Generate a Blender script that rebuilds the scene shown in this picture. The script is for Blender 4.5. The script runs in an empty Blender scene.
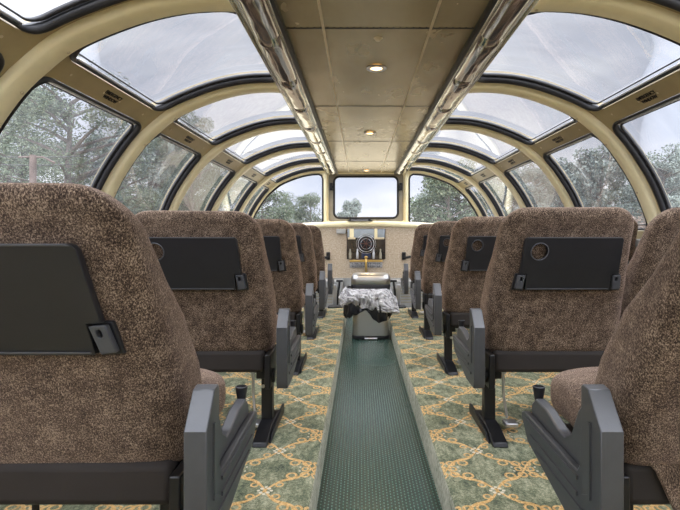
import bpy, bmesh, math, random
from mathutils import Vector, Matrix, noise
random.seed(7)
S = bpy.context.scene
COL = S.collection
E = 0.98           # eye height over the aisle floor
CX = 0.08          # centre line of the car
PLAT = 0.13        # height of the carpeted platforms
PI = math.pi
ZN, ZF = -1.35, 6.78     # the two ends of the dome

# ------------------------------------------------------------------ materials
class N:
    """tiny wrapper: node sockets with arithmetic"""
    def __init__(s, t, k): s.t = t; s.k = k
    def op(s, o, b=None, c=None):
        n = s.t.nodes.new('ShaderNodeMath'); n.operation = o
        for i, v in enumerate((s, b, c)):
            if v is None: continue
            if isinstance(v, N): s.t.links.new(v.k, n.inputs[i])
            else: n.inputs[i].default_value = v
        return N(s.t, n.outputs[0])
    def __add__(s, b): return s.op('ADD', b)
    def __sub__(s, b): return s.op('SUBTRACT', b)
    def __mul__(s, b): return s.op('MULTIPLY', b)
    def __truediv__(s, b): return s.op('DIVIDE', b)
    def lt(s, b): return s.op('LESS_THAN', b)
    def gt(s, b): return s.op('GREATER_THAN', b)
    def abs(s): return s.op('ABSOLUTE')
    def sin(s): return s.op('SINE')
    def sqrt(s): return s.op('SQRT')
    def mod(s, b): return s.op('FLOORED_MODULO', b)
    def max(s, b): return s.op('MAXIMUM', b)
    def min(s, b): return s.op('MINIMUM', b)
    def smooth(s, a, b):
        n = s.t.nodes.new('ShaderNodeMapRange'); n.interpolation_type = 'SMOOTHSTEP'
        s.t.links.new(s.k, n.inputs[0]); n.inputs[1].default_value = a; n.inputs[2].default_value = b
        return N(s.t, n.outputs[0])

class Mat:
    def __init__(s, name, col=(.5,.5,.5), rough=.5, metal=0, **kw):
        s.m = bpy.data.materials.new(name); s.m.use_nodes = True
        s.t = s.m.node_tree; s.b = s.t.nodes['Principled BSDF']
        s.set('Base Color', (*col, 1)); s.set('Roughness', rough); s.set('Metallic', metal)
        for k, v in kw.items(): s.set(k.replace('_', ' '), v)
    def set(s, k, v):
        if isinstance(v, N): s.t.links.new(v.k, s.b.inputs[k])
        else: s.b.inputs[k].default_value = v
    def pos(s, which='Object'):
        if which == 'World':
            g = s.t.nodes.new('ShaderNodeNewGeometry'); return N(s.t, g.outputs['Position'])
        c = s.t.nodes.new('ShaderNodeTexCoord'); return N(s.t, c.outputs[which])
    def scale(s, p, x, y, z):
        n = s.t.nodes.new('ShaderNodeMapping'); s.t.links.new(p.k, n.inputs[0]); n.inputs['Scale'].default_value = (x, y, z)
        return N(s.t, n.outputs[0])
    def xyz(s, p):
        n = s.t.nodes.new('ShaderNodeSeparateXYZ'); s.t.links.new(p.k, n.inputs[0])
        return [N(s.t, n.outputs[i]) for i in range(3)]
    def noise(s, p, sc, det=3, rough=.55, dist=0):
        n = s.t.nodes.new('ShaderNodeTexNoise'); s.t.links.new(p.k, n.inputs['Vector'])
        n.inputs['Scale'].default_value = sc; n.inputs['Detail'].default_value = det
        n.inputs['Roughness'].default_value = rough; n.inputs['Distortion'].default_value = dist
        return N(s.t, n.outputs['Fac'])
    def ramp(s, f, stops):
        n = s.t.nodes.new('ShaderNodeValToRGB'); s.t.links.new(f.k, n.inputs[0])
        e = n.color_ramp.elements
        while len(e) < len(stops): e.new(.5)
        for i, (p, c) in enumerate(stops): e[i].position = p; e[i].color = (*c, 1)
        return N(s.t, n.outputs[0])
    def mix(s, f, a, b, mode='MIX'):
        n = s.t.nodes.new('ShaderNodeMix'); n.data_type = 'RGBA'; n.blend_type = mode
        for i, v in ((0, f), (6, a), (7, b)):
            if isinstance(v, N): s.t.links.new(v.k, n.inputs[i])
            else: n.inputs[i].default_value = v if i == 0 else (*v, 1)
        return N(s.t, n.outputs[2])
    def bump(s, h, strength=.3, dist=.002):
        n = s.t.nodes.new('ShaderNodeBump'); s.t.links.new(h.k, n.inputs['Height'])
        n.inputs['Strength'].default_value = strength; n.inputs['Distance'].default_value = dist
        s.t.links.new(n.outputs[0], s.b.inputs['Normal'])

def simple(name, col, rough=.5, metal=0, var=.12, sc=14, bump=0, **kw):
    M = Mat(name, col, rough, metal, **kw)
    p = M.pos(); f = M.noise(p, sc, 4)
    lo = tuple(c*(1-var) for c in col); hi = tuple(min(1, c*(1+var)) for c in col)
    M.set('Base Color', M.ramp(f, [(.3, lo), (.7, hi)]))
    if bump: M.bump(M.noise(p, 300, 2), bump, .001)
    return M.m

cream = simple('cream_paint', (.88,.78,.49), .32, var=.05)
tan = simple('tan_paint', (.38,.30,.155), .36, var=.10, sc=6)
rubber = simple('black_rubber', (.012,.012,.014), .38, var=.2)
white_seal = simple('metal_strip', (.75,.76,.78), .3, .8, var=.05)
black = simple('black_metal', (.006,.006,.007), .4, var=.2)
blackpl = simple('black_plastic', (.017,.017,.0195), .36, var=.1, bump=.15)
greyclip = simple('grey_latch_plastic', (.07,.072,.08), .4)
armgrey = simple('grey_arm_plastic', (.060,.061,.064), .30, var=.06, sc=30, bump=.15)
apron = simple('dark_brown_vinyl', (.018,.013,.010), .8, bump=.3)
steel = Mat('brushed_steel', (.55,.54,.52), .34, 1)
_p = steel.scale(steel.pos(), 90, 90, 4); steel.bump(steel.noise(_p, 3, 2), .12, .002); steel = steel.m
silver = simple('silver_metal', (.6,.6,.62), .3, .9, var=.05)
brass = simple('brass', (.75,.5,.16), .3, .9, var=.05)
frame_grey = simple('taupe_frame', (.30,.27,.20), .45)
greybox = simple('grey_painted_metal', (.33,.33,.31), .5)
woodpole = simple('weathered_wood', (.085,.06,.05), .9, var=.25, sc=5)

def tweed(name):
    M = Mat(name, rough=.95)
    p = M.pos('World')
    a = M.noise(M.scale(p, 1, 1, .55), 400, 3, .8)
    b = M.noise(p, 26, 3, .6)
    f = (a - .5)*1.15 + (b - .5)*.25 + .515
    M.set('Base Color', M.ramp(f, [(.37,(.010,.006,.004)), (.47,(.055,.036,.025)), (.56,(.135,.093,.064)), (.66,(.40,.30,.215))]))
    M.set('Sheen Weight', .5); M.set('Sheen Roughness', .4); M.set('Sheen Tint', (.85,.62,.5,1))
    M.set('Specular IOR Level', .15)
    M.bump(a, .7, .004)
    return M.m
fabric = tweed('brown_tweed')

def carpet_mat():
    M = Mat('trellis_carpet', rough=.95)
    p = M.pos('World'); x, y, z = M.xyz(p)
    wob = M.noise(p, 60, 2)*.03 - .015
    u = ((x - .07).abs() - .385)/.14 + wob
    v = (y - 2.0)/.155 + wob
    fu = ((u + 1).mod(2) - 1).abs(); fv = ((v + 1).mod(2) - 1).abs()
    w = (fu*(2*PI)).sin()*.11
    d1 = (fv - fu - w).abs()
    line = d1.lt(.052)
    def ring(cx, cy, r, t):
        d = ((fu - cx)*(fu - cx) + (fv - cy)*(fv - cy)).sqrt()
        return (d - r).abs().lt(t)
    def disc(cx, cy, r):
        return ((fu - cx)*(fu - cx) + (fv - cy)*(fv - cy)).sqrt().lt(r)
    gold = line.max(ring(.53,.68,.115,.03)).max(ring(.86,.72,.10,.03)).max(ring(.30,.25,.085,.024)).max(ring(.84,.98,.07,.024))
    cut = disc(0, 0, .05)
    flower = disc(.085,.085,.045).max(disc(0,.15,.04)).max(disc(.15,0,.04)).max(disc(.70,.90,.03))
    n1 = M.noise(p, 9, 3); n2 = M.noise(p, 150, 4, .9); n3 = M.noise(M.scale(p, 1, .4, 1), 45, 3)
    base = M.ramp(n2*.55 + n3*.25 + n1*.2, [(.41,(.03,.042,.025)), (.47,(.125,.145,.08)), (.53,(.24,.25,.15)), (.60,(.50,.48,.33))])
    goldc = M.ramp(n2, [(.35,(.26,.14,.04)), (.5,(.66,.39,.13)), (.65,(.88,.66,.34))])
    c = M.mix(gold, base, goldc)
    c = M.mix(flower, c, (.66,.60,.46))
    M.set('Base Color', c); M.set('Specular IOR Level', .1); M.set('Sheen Weight', .15)
    M.bump(n2, .8, .004)
    return M.m
carpet = carpet_mat()
M = Mat('plain_riser_carpet', rough=.95); _p = M.pos('World')
_n = M.noise(M.scale(_p, 1, 1.6, .35), 130, 3, .7)
M.set('Base Color', M.ramp(_n*.8 + M.noise(_p, 7, 2)*.2, [(.38,(.17,.185,.14)), (.5,(.42,.42,.32)), (.62,(.70,.68,.55))]))
M.bump(_n, .6, .003); M.set('Specular IOR Level', .1); riser = M.m

M = Mat('green_ribbed_rubber', rough=.3); _p = M.pos('World'); x, y, z = M.xyz(_p)
row = (x/.0135)
par = row.op('FLOOR').mod(2)*.5
fx = row.mod(1) - .5; fy = ((y/.021) + par).mod(1) - .5
dd = (fx*fx*2.2 + fy*fy).sqrt()
hgt = (dd*-1 + .5).smooth(.12, .34)
M.bump(hgt, 1.0, .006)
M.set('Base Color', M.ramp(hgt*.85 + M.noise(_p, 5, 3)*.15, [(.1,(.014,.042,.031)), (.9,(.20,.30,.245))]))  # dot tops coloured paler, a painted glint on the raised pattern
M.set('Roughness', M.noise(_p, 2, 1)*.08 + .22); M.set('Specular IOR Level', .75); floor_rub = M.m

M = Mat('beige_wall_carpet', rough=.95); _p = M.pos('World')
_n = M.noise(_p, 60, 4, .75)
M.set('Base Color', M.ramp(_n, [(.3,(.30,.22,.145)), (.5,(.46,.37,.26)), (.7,(.62,.53,.42))])); M.bump(_n, .4, .004); wallmat = M.m

M = Mat('ceiling_metal', (.25,.195,.115), .25, .5); _p = M.pos('World')
_n = M.noise(M.scale(_p, 1, .5, 1), 5, 4); _d = M.noise(_p, 260, 2)
M.set('Base Color', M.ramp(_n, [(.3,(.42,.345,.20)), (.7,(.54,.455,.285))]))
M.set('Roughness', _n*.12 + .2); M.bump(_n, .25, .02); ceilmat = M.m
seam = simple('seam_strip', (.66,.56,.38), .35, .3)
M = Mat('polished_chrome', (.70,.67,.60), .1, 1); _p = M.pos('World')
M.bump(M.noise(M.scale(_p, 2, .6, 2), 4, 2), .35, .03); chrome = M.m

def glass_mat(name, dirt=.06, tint=(.93,.95,.96)):
    m = bpy.data.materials.new(name); m.use_nodes = True; t = m.node_tree
    t.nodes.remove(t.nodes['Principled BSDF']); out = t.nodes['Material Output']
    tr = t.nodes.new('ShaderNodeBsdfTransparent'); tr.inputs[0].default_value = (*tint, 1)
    gl = t.nodes.new('ShaderNodeBsdfGlossy'); gl.inputs['Roughness'].default_value = .02
    df = t.nodes.new('ShaderNodeBsdfTranslucent'); df.inputs[0].default_value = (.85,.88,.92,1)
    d2 = t.nodes.new('ShaderNodeBsdfDiffuse'); d2.inputs[0].default_value = (.8,.82,.85,1)
    fr = t.nodes.new('ShaderNodeLayerWeight'); fr.inputs[0].default_value = .12
    pw = t.nodes.new('ShaderNodeMath'); pw.operation = 'MULTIPLY'; pw.inputs[1].default_value = .45
    t.links.new(fr.outputs['Fresnel'], pw.inputs[0])
    g = t.nodes.new('ShaderNodeNewGeometry'); mp = t.nodes.new('ShaderNodeMapping'); mp.inputs['Scale'].default_value = (3,14,2)
    t.links.new(g.outputs['Position'], mp.inputs[0])
    nz = t.nodes.new('ShaderNodeTexNoise'); nz.inputs['Scale'].default_value = 1.2; nz.inputs['Detail'].default_value = 5
    t.links.new(mp.outputs[0], nz.inputs['Vector'])
    mr = t.nodes.new('ShaderNodeMapRange'); t.links.new(nz.outputs['Fac'], mr.inputs[0])
    mr.inputs[1].default_value = .35; mr.inputs[2].default_value = .8; mr.inputs[3].default_value = dirt; mr.inputs[4].default_value = dirt*3.2
    a = t.nodes.new('ShaderNodeMixShader'); b = t.nodes.new('ShaderNodeMixShader'); c = t.nodes.new('ShaderNodeMixShader')
    c.inputs[0].default_value = .35; t.links.new(df.outputs[0], c.inputs[1]); t.links.new(d2.outputs[0], c.inputs[2])
    t.links.new(mr.outputs[0], a.inputs[0]); t.links.new(tr.outputs[0], a.inputs[1]); t.links.new(c.outputs[0], a.inputs[2])
    t.links.new(pw.outputs[0], b.inputs[0]); t.links.new(a.outputs[0], b.inputs[1]); t.links.new(gl.outputs[0], b.inputs[2])
    t.links.new(b.outputs[0], out.inputs[0])
    return m
glass = glass_mat('dusty_window_glass', .035)

def emit(name, col, st):
    m = bpy.data.materials.new(name); m.use_nodes = True; t = m.node_tree
    b = t.nodes['Principled BSDF']; b.inputs['Emission Color'].default_value = (*col, 1); b.inputs['Emission Strength'].default_value = st
    n = t.nodes.new('ShaderNodeTexNoise'); r = t.nodes.new('ShaderNodeValToRGB')
    r.color_ramp.elements[0].color = (.9,.8,.6,1); t.links.new(n.outputs['Fac'], r.inputs[0]); t.links.new(r.outputs[0], b.inputs['Base Color'])
    return m
lamp_glow = emit('warm_lamp_lens', (1,.58,.22), 4)

def leaf_mat(name, a, b, c):
    M = Mat(name, rough=.85); g = M.t.nodes.new('ShaderNodeNewGeometry')
    r = N(M.t, g.outputs['Random Per Island']); p = M.pos()
    f = r*.5 + M.noise(p, .9, 3)*.5
    M.set('Base Color', M.ramp(f, [(.25, a), (.5, b), (.78, c)])); M.set('Specular IOR Level', 0)
    return M.m
leafA = leaf_mat('pine_needles_green', (.05,.065,.045), (.10,.125,.085), (.19,.215,.15))
leafB = leaf_mat('hazed_grey_green_foliage', (.11,.13,.12), (.18,.21,.185), (.27,.30,.26))  # haze of distance mixed into the leaf colour
leafC = leaf_mat('autumn_brush_foliage', (.16,.15,.12), (.27,.22,.18), (.40,.31,.26))
bark = simple('bark', (.09,.075,.065), .9, var=.3, sc=3)
ground = simple('dry_grass_ground', (.36,.31,.21), .95, var=.3, sc=.2)

# ------------------------------------------------------------------ mesh helpers
def link(name, me, mat=None, parent=None, smooth=None):
    o = bpy.data.objects.new(name, me); COL.objects.link(o)
    if mat is not None:
        for m in (mat if isinstance(mat, (list, tuple)) else [mat]): me.materials.append(m)
    if parent is not None: o.parent = parent
    if smooth is not None:
        for p in me.polygons: p.use_smooth = True
        if smooth < 180:
            me.set_sharp_from_angle(angle=math.radians(smooth))
    return o
def bm_obj(name, bm, mat=None, parent=None, smooth=35):
    bmesh.ops.recalc_face_normals(bm, faces=bm.faces)
    me = bpy.data.meshes.new(name); bm.to_mesh(me); bm.free()
    return link(name, me, mat, parent, smooth)
def bevel(o, w, seg=2):
    m = o.modifiers.new('bevel', 'BEVEL'); m.width = w; m.segments = seg; m.limit_method = 'ANGLE'; m.angle_limit = math.radians(40)
    return o
def W(x, z, y): return Vector((x, z, E + y))       # x, distance ahead, height over the eye
def box(bm, x0, x1, y0, y1, z0, z1, mi=0):
    v = [bm.verts.new((x, y, z)) for x in (x0, x1) for y in (y0, y1) for z in (z0, z1)]
    for f in ((0,1,3,2),(4,6,7,5),(0,4,5,1),(2,3,7,6),(0,2,6,4),(1,5,7,3)):
        bm.faces.new([v[i] for i in f]).material_index = mi
    return v
def frame_at(pts, i, closed):
    n = len(pts)
    a = pts[(i-1) % n] if (closed or i > 0) else pts[i]; b = pts[(i+1) % n] if (closed or i < n-1) else pts[i]
    return (b - a).normalized()
def tube(bm, pts, r, seg=10, closed=False, up=None, r2=None, cap=True):
    """sweep an ellipse (r along up, r2 sideways) along pts; up may be a list of vectors"""
    pts = [Vector(p) for p in pts]; rings = []
    for i, p in enumerate(pts):
        t = frame_at(pts, i, closed)
        u = (up[i] if isinstance(up, list) else up) if up is not None else (Vector((0,0,1)) if abs(t.z) < .9 else Vector((1,0,0)))
        u = (u - t*u.dot(t)).normalized(); w = t.cross(u)
        rr = r[i] if isinstance(r, (list, tuple)) else r; rs = rr if r2 is None else (r2[i] if isinstance(r2, (list, tuple)) else r2)
        rings.append([bm.verts.new(p + u*rr*math.cos(2*PI*k/seg) + w*rs*math.sin(2*PI*k/seg)) for k in range(seg)])
    n = len(rings)
    for i in range(n if closed else n-1):
        A, B = rings[i], rings[(i+1) % n]
        for k in range(seg): bm.faces.new((A[k], A[(k+1) % seg], B[(k+1) % seg], B[k]))
    if cap and not closed:
        bm.faces.new(rings[0][::-1]); bm.faces.new(rings[-1])
def lathe(bm, prof, c, axis='Z', seg=24):
    rings = []
    for r, h in prof:
        ring = []
        for k in range(seg):
            a = 2*PI*k/seg; p = (r*math.cos(a), r*math.sin(a), h)
            if axis == 'Y': p = (p[0], p[2], p[1])
            if axis == 'X': p = (p[2], p[0], p[1])
            ring.append(bm.verts.new(Vector(c) + Vector(p)))
        rings.append(ring)
    for A, B in zip(rings, rings[1:]):
        for k in range(seg): bm.faces.new((A[k], A[(k+1) % seg], B[(k+1) % seg], B[k]))
    bm.faces.new(rings[0][::-1]); bm.faces.new(rings[-1])
def prism(bm, poly, axis, a, b, mi=0):
    """extrude a 2D polygon; axis 'X': poly=(y,z) from x=a to b; 'Y': poly=(x,z)"""
    def P(q, t): return (t, q[0], q[1]) if axis == 'X' else ((q[0], t, q[1]) if axis == 'Y' else (q[0], q[1], t))
    A = [bm.verts.new(P(q, a)) for q in poly]; B = [bm.verts.new(P(q, b)) for q in poly]
    f1 = bm.faces.new(A); f2 = bm.faces.new(B[::-1]); f1.material_index = f2.material_index = mi
    n = len(poly)
    for i in range(n): bm.faces.new((A[i], B[i], B[(i+1) % n], A[(i+1) % n])).material_index = mi
def rrect(x0, x1, y0, y1, r, n=6):
    out = []
    for cx, cy, a0 in ((x1-r, y1-r, 0), (x0+r, y1-r, 90), (x0+r, y0+r, 180), (x1-r, y0+r, 270)):
        for k in range(n+1):
            a = math.radians(a0 + 90*k/n); out.append((cx + r*math.cos(a), cy + r*math.sin(a)))
    return out
def plate_with_holes(name, outline, holes, y, thick, mat, parent=None):
    cu = bpy.data.curves.new(name, 'CURVE'); cu.dimensions = '2D'; cu.fill_mode = 'BOTH'; cu.extrude = thick/2
    for poly in [outline] + holes:
        sp = cu.splines.new('POLY'); sp.points.add(len(poly)-1); sp.use_cyclic_u = True
        for i, (px, pz) in enumerate(poly): sp.points[i].co = (px, pz, 0, 1)
    o = bpy.data.objects.new('tmp', cu); COL.objects.link(o)
    dg = bpy.context.evaluated_depsgraph_get(); dg.update()
    me = bpy.data.meshes.new_from_object(o.evaluated_get(dg)); bpy.data.objects.remove(o)
    me.transform(Matrix.Translation((0, y + thick/2, 0)) @ Matrix.Rotation(PI/2, 4, 'X'))
    me.name = name; me.materials.clear()
    return link(name, me, mat, parent)
def empty(name, loc, label=None, cat=None, group=None):
    o = bpy.data.objects.new(name, None); COL.objects.link(o); o.location = loc; o.empty_display_size = .1
    if label: tag(o, label, cat, group)
    return o
def tag(o, label, cat, group=None):
    o['label'] = label; o['category'] = cat
    if group: o['group'] = group
    return o
def struct(o): o['kind'] = 'structure'; return o
CT = {'trim': 0, 'window': 0}
def num(k): CT[k] += 1; return '%s_%d' % (k, CT[k])

# ------------------------------------------------------------------ dome profile
KP = [(.50,.812),(.62,.817),(.76,.805),(.92,.765),(1.115,.685),(1.23,.602),(1.345,.488),(1.475,.29),(1.56,.09),(1.60,-.06),(1.615,-.25)]
def catmull(P, n=12):
    out = []
    for i in range(len(P)-1):
        p0 = P[max(i-1,0)]; p1 = P[i]; p2 = P[i+1]; p3 = P[min(i+2,len(P)-1)]
        for k in range(n):
            t = k/n
            out.append(tuple(.5*((2*p1[j]) + (-p0[j]+p2[j])*t + (2*p0[j]-5*p1[j]+4*p2[j]-p3[j])*t*t + (-p0[j]+3*p1[j]-3*p2[j]+p3[j])*t**3) for j in (0,1)))
    out.append(P[-1]); return out
PR = catmull(KP); SL = [0]
for a, b in zip(PR, PR[1:]): SL.append(SL[-1] + math.dist(a, b))
def prof(s):
    s = max(0, min(SL[-1]-1e-6, s)); i = 0
    while SL[i+1] < s: i += 1
    t = (s - SL[i])/(SL[i+1]-SL[i]); a, b = PR[i], PR[i+1]
    return (a[0]+(b[0]-a[0])*t, a[1]+(b[1]-a[1])*t)
def s_of(fn):
    for i, p in enumerate(PR):
        if fn(p): return SL[i]
def nrm(s):
    a = prof(s-.03); b = prof(s+.03); d = Vector((b[0]-a[0], b[1]-a[1])).normalized()
    return (-d.y, d.x)                       # outward
def shell(side, s, z, off):
    h, y = prof(s); n = nrm(s)
    return Vector((CX + .012 + side*(h + n[0]*off), z, E + y + n[1]*off))
def shell_n(side, s): n = nrm(s); return Vector((side*n[0], 0, n[1]))
S_SILL = s_of(lambda p: p[1] < -.02)
S_U = s_of(lambda p: p[1] < .64 and p[0] > 1); S_L = s_of(lambda p: p[1] < .585 and p[0] > 1)
S_MID = (S_U + S_L)/2
RIB_FAR = [-.16, .87, 1.89, 2.965, 4.02, 5.065, 6.11]      # far edge of every rib
RW = .115

def strip_sweep(bm, side, z0, z1, o0, o1, s0, s1, n=44):
    """solid band that follows the roof: z0..z1 wide, from offset o0 to o1, with softened inner corners"""
    c = .016
    sec = [(z0, o1), (z0, o0+c), (z0+c*.4, o0+c*.35), (z0+c, o0), (z1-c, o0), (z1-c*.4, o0+c*.35), (z1, o0+c), (z1, o1)]
    rings = []
    for i in range(n+1):
        s = s0 + (s1-s0)*i/n
        rings.append([bm.verts.new(shell(side, s, z, o)) for z, o in sec])
    for A, B in zip(rings, rings[1:]):
        for k in range(len(sec)): bm.faces.new((A[k], A[(k+1) % len(sec)], B[(k+1) % len(sec)], B[k]))
    bm.faces.new(rings[0]); bm.faces.new(rings[-1][::-1])
for zf in RIB_FAR:
    for side in (-1, 1):
        bm = bmesh.new(); strip_sweep(bm, side, zf-RW, zf, 0, .09, 0, S_SILL+.03)
        o = struct(bm_obj(num('trim'), bm, cream))
        bm = bmesh.new()
        for s in (.05, S_U-.04, S_L+.09, S_L+.42):
            p = shell(side, s, zf-RW*.3, -.001); n = -shell_n(side, s)
            tube(bm, [p + n*-.002, p + n*.004], .006, 8, up=Vector((0,1,0)))
        bm_obj('screw', bm, seam, o)

# bays between the ribs: panels with two openings, gaskets, panes
edges = [ZN+.06] + RIB_FAR + [ZF-.03+RW]
def opening_loop(s0, s1, z0, z1, r, rlist=None):
    """closed loop of (s,z) round a rounded rectangle + matching outer index info"""
    pts = []; tagc = []
    n = 7
    cor = ((s1-r, z1-r, 0), (s0+r, z1-r, 90), (s0+r, z0+r, 180), (s1-r, z0+r, 270))
    for ci, (cs, cz, a0) in enumerate(cor):
        for k in range(n+1):
            a = math.radians(a0 + 90*k/n); pts.append((cs + r*math.cos(a), cz + r*math.sin(a))); tagc.append(('c', ci))
        nx = cor[(ci+1) % 4]; a = math.radians(a0+90)
        p0 = pts[-1]; p1 = (nx[0] + r*math.cos(a), nx[1] + r*math.sin(a)); m = 18
        for k in range(1, m): pts.append((p0[0]+(p1[0]-p0[0])*k/m, p0[1]+(p1[1]-p0[1])*k/m)); tagc.append(('s', ci, k/m))
    return pts, tagc
def bay_cell(bm, side, S0, S1, Z0, Z1, s0, s1, z0, z1, r, o_in=.035, o_out=.085):
    pts, tg = opening_loop(s0, s1, z0, z1, r)
    oc = ((S1, Z1), (S0, Z1), (S0, Z0), (S1, Z0))
    outer = []
    for t in tg:
        if t[0] == 'c': outer.append(oc[t[1]])
        else:
            a = oc[t[1]]; b = oc[(t[1]+1) % 4]; outer.append((a[0]+(b[0]-a[0])*t[2], a[1]+(b[1]-a[1])*t[2]))
    N_ = len(pts); K = 3
    def layer(off):
        R = []
        for k in range(K+1):
            R.append([bm.verts.new(shell(side, q[0]+(p[0]-q[0])*k/K, q[1]+(p[1]-q[1])*k/K, off)) for p, q in zip(pts, outer)])
        return R
    A = layer(o_in); B = layer(o_out)
    for L in (A, B):
        for k in range(K):
            for i in range(N_):
                j = (i+1) % N_
                bm.faces.new((L[k][i], L[k][j], L[k+1][j], L[k+1][i]))
    for i in range(N_):
        j = (i+1) % N_
        bm.faces.new((A[K][i], A[K][j], B[K][j], B[K][i])); bm.faces.new((A[0][i], A[0][j], B[0][j], B[0][i]))
    return pts
def window_in(side, s0, s1, z0, z1, r):
    pts, _ = opening_loop(s0, s1, z0, z1, r)
    # pane
    bm = bmesh.new(); ns, nz = 16, 4; off = .066
    g = [[bm.verts.new(shell(side, s0-.004+(s1-s0+.008)*i/ns, z0-.004+(z1-z0+.008)*j/nz, off)) for j in range(nz+1)] for i in range(ns+1)]
    for i in range(ns):
        for j in range(nz): bm.faces.new((g[i][j], g[i+1][j], g[i+1][j+1], g[i][j+1]))
    root = struct(bm_obj(num('window'), bm, glass, None, 180))
    def inset(d):
        ps, _ = opening_loop(s0+d, s1-d, z0+d, z1-d, max(.02, r-d)); return ps
    def thin(s, z):            # the seal is narrow along the rails and wide beside the ribs
        d = max(0, min(1, (min(z - z0, z1 - z) - .03)/.06)); return 1 - .62*d
    bm = bmesh.new(); ps = inset(.010); k = [thin(*q) for q in ps]
    tube(bm, [shell(side, s, z, .038 + .002*(1-q)) for (s, z), q in zip(ps, k)], [.024*q for q in k], 8, True, [shell_n(side, s) for s, z in ps], [.0165*q for q in k])
    ps = inset(.034); k = [thin(*q) for q in ps]
    tube(bm, [shell(side, s, z, .052) for s, z in ps], [.012*q for q in k], 6, True, [shell_n(side, s) for s, z in ps], [.009*q for q in k])
    bm_obj('rubber_gasket', bm, rubber, root, 180)
    bm = bmesh.new(); se = s1 if s0 < .2 else s0
    d = -.021 if s0 < .2 else .021
    tube(bm, [shell(side, se+d, z0+r+(z1-z0-2*r)*k/8, .040) for k in range(9)], .007, 6, up=shell_n(side, se), r2=.005)
    bm_obj('metal_strip', bm, white_seal, root, 180)
def text_mesh(txt, size):
    cu = bpy.data.curves.new('txt', 'FONT'); cu.body = txt; cu.size = size; cu.align_x = 'CENTER'; cu.align_y = 'CENTER'; cu.extrude = .0006; cu.space_line = .95; cu.offset = .0006
    o = bpy.data.objects.new('tmp', cu); COL.objects.link(o)
    dg = bpy.context.evaluated_depsgraph_get(); dg.update()
    me = bpy.data.meshes.new_from_object(o.evaluated_get(dg)); bpy.data.objects.remove(o); me.materials.clear()
    return me
for b in range(len(edges)-1):
    Z0 = edges[b]; Z1 = edges[b+1]-RW
    for side in (-1, 1):
        bm = bmesh.new()
        up = (.02, S_U, Z0+.012, Z1-.035, .085); lo = (S_L, S_SILL-.03, Z0+.012, Z1-.035, .075)
        bay_cell(bm, side, -.01, S_MID, Z0, Z1, *up)
        bay_cell(bm, side, S_MID, S_SILL+.03, Z0, Z1, *lo)
        pn = struct(bm_obj(num('trim'), bm, tan))
        window_in(side, *up); window_in(side, *lo)
        if b >= 1:
            bm = bmesh.new()
            for f in (.15, .42, .58, .85):
                zz = Z0 + (Z1-Z0)*f; p = shell(side, S_MID, zz, .036); n = -shell_n(side, S_MID)
                tube(bm, [p - n*.002, p + n*.003], .006, 8, up=Vector((0,1,0)))
            bm_obj('screw', bm, seam, pn)
            me = text_mesh('EMERGENCY\nWINDOW', .026)
            n = -shell_n(side, S_MID); tz = Vector((0, 1, 0)) * (1 if side < 0 else -1)
            upv = n.cross(tz)
            R = Matrix((tz, upv, n)).transposed().to_4x4()
            me.transform(Matrix.Translation(shell(side, S_MID, Z0+(Z1-Z0)*.5, .033)) @ R)
            link('lettering', me, black, pn)

# ------------------------------------------------------------------ ceiling
bm = bmesh.new(); box(bm, CX-.50, CX+.50, ZN, ZF, E+.815, E+.90)
struct(bm_obj('ceiling', bm, ceilmat))
bm = bmesh.new()
for sx in (-.225, .20): box(bm, CX+sx-.005, CX+sx+.005, ZN, ZF-.02, E+.811, E+.8155)
struct(bm_obj(num('trim'), bm, seam))
bm = bmesh.new()
for zz in (-.44, .79, 2.02, 3.25, 4.48, 5.71):
    box(bm, CX-.375, CX+.375, zz-.0035, zz+.0035, E+.813, E+.8155)
    for k in range(-14, 15): box(bm, CX+k*.026-.003, CX+k*.026+.003, zz-.012, zz-.008, E+.8135, E+.8155)
struct(bm_obj(num('trim'), bm, black))
for side in (-1, 1):
    bm = bmesh.new(); xs = sorted((CX+side*.372, CX+side*.392)); box(bm, xs[0], xs[1], ZN, ZF-.03, E+.79, E+.8155)
    struct(bm_obj(num('trim'), bm, black))
    root = None; L = .5575; z = 2.02 - 6*L; segs = []
    while z < ZF-.06:
        z1 = min(z+L-.006, ZF-.04)
        z0 = max(z, ZN)
        bm = bmesh.new(); rings = []
        for k in range(13):
            f = k/12; g = (1-(1-min(1, f*5))**2)**.5 if f < .2 else 1
            g = .72 + .28*g - .10*f
            ring = []
            for j in range(15):
                a = PI*j/14
                ring.append(bm.verts.new((CX + side*(.452 + .062*math.cos(a)*(.9+.1*g)), z0+(z1-z0)*f, E + .812 - .052*g*math.sin(a)**.8)))
            rings.append(ring)
        for A, B in zip(rings, rings[1:]):
            for j in range(14): bm.faces.new((A[j], A[j+1], B[j+1], B[j]))
            bm.faces.new((A[0], B[0], B[14], A[14]))
        bm.faces.new(rings[0]); bm.faces.new(rings[-1][::-1])
        segs.append(bm); z += L
    root = struct(bm_obj(num('trim'), segs[0], chrome, None, 50))
    for b_ in segs[1:]: bm_obj('chrome_segment', b_, chrome, root, 50)
    bm = bmesh.new()
    for xo, r in ((.392, .007), (.515, .008)): tube(bm, [(CX+side*xo, ZN+.02, E+.79), (CX+side*xo, ZF-.05, E+.79)], r, 8)
    bm_obj('chrome_edge_rail', bm, chrome, root, 180)

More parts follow.
